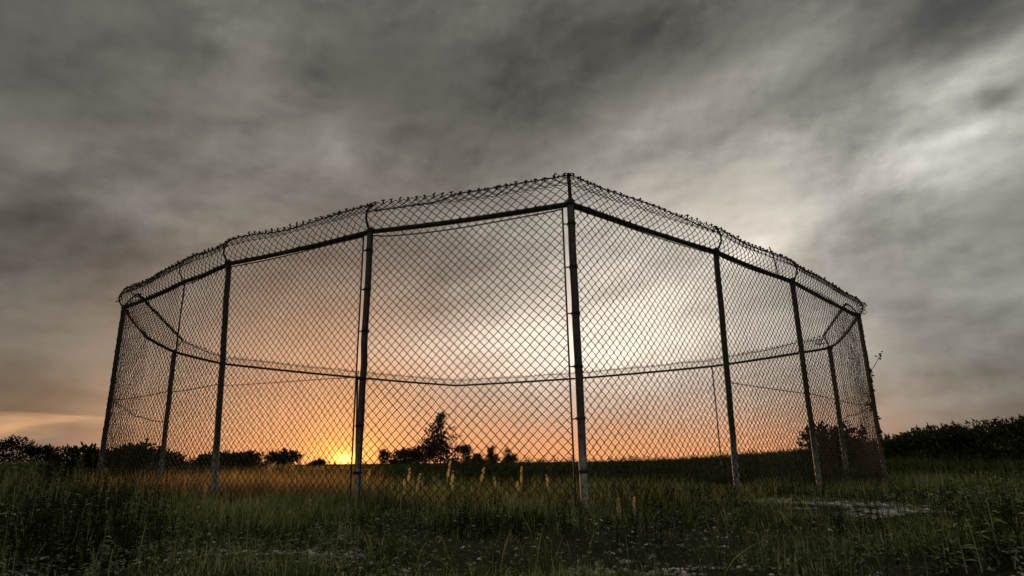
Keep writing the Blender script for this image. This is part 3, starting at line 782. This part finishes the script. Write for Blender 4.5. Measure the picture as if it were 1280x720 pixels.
# bush inside the right end of the cage
plant('shrub', 'dark leafy shrub growing inside the right end of the enclosure', 'shrub', (5.42, 11.0), 1.4, 1.02, 2600, .10, M_SHRUB, 16, .1, 'low', 'shrubs', .02, 'foliage', 'stem', 14)
plant('shrub', 'low dark bush filling the foot of the leftmost corner post', 'shrub', (-4.70, 7.15), 1.1, .56, 5200, .06, M_SHRUB, 12, .1, 'low', 'shrubs', .012, 'foliage', 'stem', 8)
plant('shrub', 'dark bushy mass seen through the leftmost mesh panel', 'shrub', (-9.9, 17.0), 3.0, .84, 6500, .11, M_SHRUB, 18, .1, 'low', 'shrubs', .03, 'foliage', 'stem', 14)
plant('shrub', 'dark bushy mass behind the narrow panel left of second post', 'shrub', (-7.4, 16.5), 2.0, .70, 4500, .10, M_SHRUB, 14, .1, 'low', 'shrubs', .03, 'foliage', 'stem', 6)
# hedge on the right: separate bushes
HB = [(10.2, 20.0, 1.9, .62), (11.7, 19.6, 2.0, .78), (13.0, 19.2, 2.2, .92), (14.3, 18.6, 2.3, 1.08), (15.5, 18.2, 2.3, 1.22), (16.9, 17.8, 2.4, 1.25), (18.3, 17.2, 2.4, 1.3)]
HL = ['lowest bush of the right-hand hedge, right next to the corner post', 'second bush of the right-hand hedge counted from the corner post', 'middle-height bush of the right-hand hedge, third from the corner post',
      'bush of the right-hand hedge where its top begins to rise', 'tall dark bush of the hedge near the right edge', 'tallest dark bush of the hedge at the right edge of the view', 'last bush of the hedge, partly beyond the right edge']
for (x, y, w, h), l in zip(HB, HL):
    plant('hedge_bush', l, 'bush', (x, y), w * 1.35, h * 1.14, 5600, .115, M_WEEDFAR, 26, .05, 'low', 'bushes of the hedge on the right', .03, 'foliage', 'stem', 16)
# far trees on the horizon
plant('pointed_tree', 'tall pointed dark tree on the horizon seen through the centre left panel', 'tree', (-8.0, 70.), 7.0, 5.75, 2000, .40, M_TREE, 44, .04, 'spire', 'trees on the horizon', .10)
FT = [(-12.0, 70., 4.6, 1.9, 'broad low bush at the left foot of the pointed tree'), (-9.6, 69., 3.4, 2.9, 'rounded bush joined to the left side of the pointed tree'), (-5.5, 70., 2.6, 2.1, 'round bush at the right foot of the pointed tree'),
      (-14.1, 70., 1.3, 1.9, 'small dark tree standing alone right of the setting sun'), (-2.4, 70., 1.9, 1.95, 'left of two small round bushes right of the pointed tree'), (-.4, 70., 1.7, 1.75, 'right of two small round bushes right of the pointed tree'),
      (-47.8, 60., 5.0, 2.5, 'largest dark tree at the left edge of the horizon'), (-45.2, 60., 1.7, 2.1, 'narrow dark tree second from the left edge'), (-43.2, 60., 3.4, 1.9, 'rounded dark tree third from the left edge of the view'),
      (-17.2, 40., 2.6, 1.05, 'low rounded bush just right of the second post'), (-14.4, 40., 2.6, 1.10, 'low rounded bush between second post and setting sun'), (-19.2, 40., 1.6, .85, 'small low bush hidden behind the second post')]
FT += [(-39.5, 60., 5.0, 1.25, 'low wide bush on the horizon just left of the leftmost fence post'), (-22.0, 40., 3.4, .95, 'low dark bush on the horizon inside the narrow panel by the second post'),
       (-12.3, 40., 1.5, .62, 'smallest low bush directly left of the setting sun'), (-3.9, 70., 1.8, 1.2, 'low scrubby bush between the pointed tree and the two small round bushes')]
for x, y, w, h, l in FT:
    plant('horizon_tree', l, 'tree', (x, y), w * 1.15, h * 1.06, 1900, .06 * w ** .5 * 2.2, M_TREE, 16, .12, 'low' if 'bush' in l else 'round', 'trees on the horizon', .05, sprigs=7)

# climbing vine on the right corner post
def vine():
    bx, by = BASE['P6']; tx, ty = FX['P6']
    r = empty('climbing_vine', (bx, by, gz('P6')), 'thin leafy vine climbing the rightmost corner post', 'vine')
    og = np.array([bx, by, gz('P6')]); g = Geo(); t = np.linspace(0, 1.35, 40); a = t * 9
    S = np.stack([bx + (tx - bx) * t / H + .034 * np.cos(a), by + .034 * np.sin(a), t], -1)
    tubes(g, S, .004, 4, up=(.4, .6, .1))
    T = np.array([[tx + .03, ty, 1.38], [tx + .09, ty - .02, 1.46], [tx + .15, ty - .03, 1.55], [tx + .19, ty - .03, 1.60]])
    tubes(g, np.concatenate([S[-1:], T]), .0035, 4, up=(.1, .9, .2))
    g.obj('stem', M_BARK, r, False, og)
    g = Geo(); leafcloud(g, S[::2], np.full((20, 3), .035), 110, .05, .6)
    leafcloud(g, T[2:], np.full((2, 3), .025), 9, .048, .7); leafcloud(g, T[:2], np.full((2, 3), .03), 5, .05, .7)
    g.obj('foliage', M_SHRUB, r, False, og)
vine()

# ------------------------------------------------------------------ sky
world = bpy.data.worlds.new('World'); scene.world = world; world.use_nodes = True
nt = world.node_tree; nt.nodes.clear()
class E:
    def __init__(s, sock): s.s = sock
    def _b(s, o, op, rev=False): return mth(op, o, s) if rev else mth(op, s, o)
    def __add__(s, o): return s._b(o, 'ADD')
    __radd__ = __add__
    def __mul__(s, o): return s._b(o, 'MULTIPLY')
    __rmul__ = __mul__
    def __sub__(s, o): return s._b(o, 'SUBTRACT')
    def __rsub__(s, o): return s._b(o, 'SUBTRACT', True)
    def __truediv__(s, o): return s._b(o, 'DIVIDE')
def mth(op, *a):
    n = nt.nodes.new('ShaderNodeMath'); n.operation = op
    for i, v in enumerate(a):
        if isinstance(v, E): nt.links.new(v.s, n.inputs[i])
        else: n.inputs[i].default_value = v
    return E(n.outputs[0])
def sstep(a, b, x):
    n = nt.nodes.new('ShaderNodeMapRange'); n.interpolation_type = 'SMOOTHSTEP'
    nt.links.new(x.s, n.inputs[0]); n.inputs[1].default_value = a; n.inputs[2].default_value = b
    return E(n.outputs[0])
tc = nt.nodes.new('ShaderNodeTexCoord').outputs['Generated']
sp = nt.nodes.new('ShaderNodeSeparateXYZ'); nt.links.new(tc, sp.inputs[0])
dx, dy, dz = (E(sp.outputs[i]) for i in range(3))
el = mth('ARCSINE', dz) * 57.2958
az = mth('ARCTAN2', dx, dy) * 57.2958
def comb_(x, y):
    n = nt.nodes.new('ShaderNodeCombineXYZ'); nt.links.new(x.s, n.inputs[0]); nt.links.new(y.s, n.inputs[1]); return n.outputs[0]
AEV = comb_(az, el)
def blob(a0, e0, sa, se, rot=0, vec=None):
    m = nt.nodes.new('ShaderNodeMapping'); m.vector_type = 'TEXTURE'; nt.links.new(vec or AEV, m.inputs[0])
    m.inputs[1].default_value = (a0, e0, 0); m.inputs[2].default_value = (0, 0, radians(rot)); m.inputs[3].default_value = (sa, se, 1)
    d = nt.nodes.new('ShaderNodeVectorMath'); d.operation = 'DOT_PRODUCT'; nt.links.new(m.outputs[0], d.inputs[0]); nt.links.new(m.outputs[0], d.inputs[1])
    return mth('POWER', math.exp(-.5), E(d.outputs['Value']))
def comb(x, y, z):
    n = nt.nodes.new('ShaderNodeCombineXYZ')
    for i, v in enumerate((x, y, z)):
        if isinstance(v, E): nt.links.new(v.s, n.inputs[i])
        else: n.inputs[i].default_value = v
    return n.outputs[0]
def wnoise(vec, scale, detail, rough=.5, dist=0.):
    n = nt.nodes.new('ShaderNodeTexNoise'); nt.links.new(vec, n.inputs['Vector'])
    n.inputs['Scale'].default_value = scale; n.inputs['Detail'].default_value = detail; n.inputs['Roughness'].default_value = rough; n.inputs['Distortion'].default_value = dist
    return E(n.outputs['Fac'])
# cloud deck: directions projected on a plane overhead, so the streaks converge on the horizon
den = mth('MAXIMUM', dz, 0.0) + .22
ang = radians(9)
ux, uy = dx / den, dy / den
rx = ux * cos(ang) + uy * sin(ang); ry = uy * cos(ang) - ux * sin(ang)
deck = comb(rx * 1.05, ry * .95, 3.1)
n1 = wnoise(deck, 1.25, 5, .5, .25)
n2 = wnoise(comb(rx * 1.1, ry * .95, 9.7), 2.7, 7, .53, .15)
n4 = wnoise(comb(az * .10, el * .22, 7.7), 1.0, 4, .55, .3)
n5 = wnoise(comb(az * .05, el * .1, 2.2), 1.0, 3, .5, .2)
n6 = wnoise(comb(az * .075 + el * .02, el * .125 - az * .018, 4.4), 1.0, 8, .55, .12)
n6b = wnoise(comb(az * .075 + el * .02 + .03, el * .125 - az * .018 - .085, 4.4), 1.0, 8, .55, .12)
n7 = wnoise(comb(az * .2 + el * .05, el * .36 - az * .03, 8.8), 1.0, 6, .55, .1)
n3 = wnoise(comb(az * .045, el * .16, 1.3), 1.0, 4, .5, .3)         # level bands low down
band = wnoise(comb(az * .06, el * .45, 5.3), 1.0, 5, .55, .5)

CLOUDS = [(-36.4,22.6,6.3,1.7,-18,0.30), (-39.5,16.2,4.6,3.5,-13,-0.22), (-40.5,27.2,8.9,2.8,0,-0.20), (-32.8,30.7,4.5,1.5,5,0.10), (-27.1,35.5,3.3,1.3,-24,0.22), (-24.3,30.7,4.0,3.2,-39,0.14), (-17.2,34.8,7.3,2.2,6,-0.20),
 (-15.7,26.3,2.0,0.9,-38,0.28), (-28.3,19.8,3.5,0.8,-7,0.28), (-31.7,21.8,7.5,1.8,-22,-0.18), (-11.3,31.1,6.0,3.5,-14,-0.22), (8.9,37.1,10.5,2.9,4,-0.22), (4.3,30.1,9.5,3.6,17,-0.25), (21.1,31.3,8.7,1.5,15,0.28), (16.2,28.5,6.6,1.8,5,0.18),
 (25.5,26.9,1.1,0.5,8,0.25), (35.4,31.4,8.3,1.9,10,-0.38), (43.1,30.6,3.6,2.2,-2,-0.38), (40.9,26.9,3.3,0.7,11,0.55), (42.3,25.3,1.3,0.4,-9,-0.45), (40.1,23.9,4.2,0.6,7,0.35), (37.9,21.1,3.0,1.1,7,0.20), (36.6,16.5,5.3,1.2,1,-0.28),
 (39.9,13.0,2.7,2.9,-11,-0.12), (23.9,17.7,1.6,0.7,23,0.25), (-37.8,6.4,5.4,1.3,10,-0.20), (-3.1,20.9,9.4,2.9,8,0.10), (-1.5,14.2,8.4,1.0,4,-0.14), (-6.0,10.5,6.7,0.7,3,0.16), (-19.4,17.2,5.7,2.1,-11,-0.12), (32.1,9.3,4.6,1.9,-1,-0.10), (25.9,33.8,3.9,0.9,15,0.18)]
lum = .116 + .02 * sstep(20, 0, el)
lum = lum + .34 * blob(12.5, 11.5, 11.5, 7.2) + .36 * blob(10, 10, 8, 4.6)
lum = lum + .20 * blob(-1, 8.5, 8, 3.2)
lum = lum + .19 * blob(26, 20, 11, 7, 20) + .05 * blob(-4, 22, 22, 7)
lum = lum + .03 * blob(-12, 16, 10, 7)
lum = lum + .11 * blob(40, 21, 7, 5) + .08 * blob(36, 12, 7, 6)
lum = lum - .035 * blob(-44, 33, 10, 7) + .10 * blob(41, 26, 6, 3.5, 15)
back = sstep(60, 150, mth('ABSOLUTE', az))
lum = lum + .20 * back + .28 * sstep(44, 75, el)  # brightness added to the unseen sky behind and overhead, to light the grass
cl = sstep(.30, .70, n1); c2 = sstep(.32, .68, n2)
tex = .52 + .36 * cl + .20 * c2 + .52 * sstep(.34, .66, n6) + 1.5 * (n6 - n6b) + .45 * (n7 - .5)
gate = .92 - .45 * blob(10, 10, 12, 8)
lum = lum * (1 + (tex - 1) * gate)
# single cloud masses and rifts, each a soft warped patch of the deck
waz = az + (n2 - .5) * 9.0 + (n4 - .5) * 5.0; wel = el + (n5 - .5) * 5.0 + (n4 - .5) * 2.5
WEV = comb_(waz, wel)
mod = 1.0
for a0, e0, sa, se, rot, amp in CLOUDS:
    mod = mth('MULTIPLY_ADD', blob(a0, e0, sa * 1.05, se * 1.1, rot, WEV), amp * 1.15, mod)
lum = lum * mth('MAXIMUM', mod, .35)
# colour: grey-olive above, beige round the bright gap
def mixc(f, a, b):
    n = nt.nodes.new('ShaderNodeMix'); n.data_type = 'RGBA'
    if isinstance(f, E): nt.links.new(f.s, n.inputs[0])
    else: n.inputs[0].default_value = f
    for i, c in ((6, a), (7, b)):
        if isinstance(c, tuple): n.inputs[i].default_value = (*c, 1)
        else: nt.links.new(c, n.inputs[i])
    return n.outputs[2]
def scale(c, f):
    n = nt.nodes.new('ShaderNodeVectorMath'); n.operation = 'SCALE'; 
    if isinstance(c, tuple): n.inputs[0].default_value = c
    else: nt.links.new(c, n.inputs[0])
    nt.links.new(f.s, n.inputs[3]); return n.outputs[0]
def addc(a, b):
    n = nt.nodes.new('ShaderNodeVectorMath'); n.operation = 'ADD'; nt.links.new(a, n.inputs[0]); nt.links.new(b, n.inputs[1]); return n.outputs[0]
warm = blob(4, 10, 22, 9)
tint = mixc(warm, (1.06, 1.0, .86), (1.14, .985, .83))
tint = mixc(sstep(18, 40, az) * .7, tint, (1.02, 1.0, .90))
cloud = scale(tint, lum)
# the sunset band
lowm = mth('EXPONENT', mth('POWER', mth('MAXIMUM', el, 0) / 5.8, 1.6) * -1)
azw = mth('EXPONENT', mth('POWER', mth('ABSOLUTE', az + (n2 - .5) * 5 + 1.0) / 31, 6) * -1)
oramp = mixc(sstep(0, 8, el), (1.2, .50, .20), (.88, .60, .43))
of = lowm * azw * (.72 + .42 * n3)
sky = mixc(mth('MINIMUM', of, 1), cloud, oramp)
# peach glow climbing above the sun on the left
sky = mixc(blob(-17, 6, 8, 5.5) * (.40 + .6 * band) * .75, sky, (.82, .41, .235))
# dim outer ends of the band
outer = sstep(24, 32, mth('ABSOLUTE', az + 3)) * sstep(70, 50, mth('ABSOLUTE', az))
sky = mixc(outer * mth('EXPONENT', el / -3.0) * .75, sky, (.26, .165, .11))
sky = addc(sky, scale((.42, .21, .085), sstep(.52, .68, band) * (blob(-39, 2.6, 2.2, .9, -6) + .7 * blob(-34.5, 3.6, 2.5, .5, 3))))
# glow and the disc half sunk behind the horizon
sky = addc(sky, scale((.55, .16, .0), blob(SUN_AZ, .6, 4.0, 2.8)))
sky = addc(sky, scale((1.0, .40, .0), blob(SUN_AZ, .5, 1.9, 1.1)))
sky = addc(sky, scale((9., 3.8, .6), blob(SUN_AZ, .42, .5, .26)))
skytex = nt.nodes.new('ShaderNodeTexSky'); skytex.sky_type = 'NISHITA'; skytex.sun_disc = False
skytex.sun_elevation = radians(SUN_EL); skytex.sun_rotation = radians(SUN_AZ); skytex.dust_density = 3
bg1 = nt.nodes.new('ShaderNodeBackground'); nt.links.new(skytex.outputs[0], bg1.inputs[0]); bg1.inputs[1].default_value = .015
bg2 = nt.nodes.new('ShaderNodeBackground'); nt.links.new(sky, bg2.inputs[0]); bg2.inputs[1].default_value = 1.0
ad = nt.nodes.new('ShaderNodeAddShader'); nt.links.new(bg1.outputs[0], ad.inputs[0]); nt.links.new(bg2.outputs[0], ad.inputs[1])
wo = nt.nodes.new('ShaderNodeOutputWorld'); nt.links.new(ad.outputs[0], wo.inputs[0])
world.cycles.sampling_method = 'MANUAL'; world.cycles.sample_map_resolution = 512

# ------------------------------------------------------------------ sun, camera, render
sl = bpy.data.lights.new('sun', 'SUN'); sl.energy = 3.4; sl.angle = radians(.5); sl.color = (1, .66, .34)
so = bpy.data.objects.new('sun', sl); COL.objects.link(so)
from mathutils import Vector, Matrix
sd = Vector((sin(radians(SUN_AZ)) * cos(radians(SUN_EL)), cos(radians(SUN_AZ)) * cos(radians(SUN_EL)), sin(radians(SUN_EL))))
so.rotation_euler = sd.to_track_quat('Z', 'Y').to_euler(); so.location = sd * 50

cd = bpy.data.cameras.new('camera'); cam = bpy.data.objects.new('camera', cd); COL.objects.link(cam)
cd.sensor_width = 36; cd.lens = 775 / 1280 * 36; cd.clip_start = .05; cd.clip_end = 6000
cam.matrix_world = Matrix.Translation((0, 0, CAM_Z)) @ Matrix.Rotation(radians(105.7), 4, 'X') @ Matrix.Rotation(radians(-.6), 4, 'Z')
scene.camera = cam
scene.render.engine = 'CYCLES'
scene.view_settings.view_transform = 'Standard'; scene.view_settings.look = 'None'; scene.view_settings.exposure = 0; scene.view_settings.gamma = 1
scene.cycles.max_bounces = 3; scene.cycles.diffuse_bounces = 2; scene.cycles.glossy_bounces = 1; scene.cycles.use_denoising = True
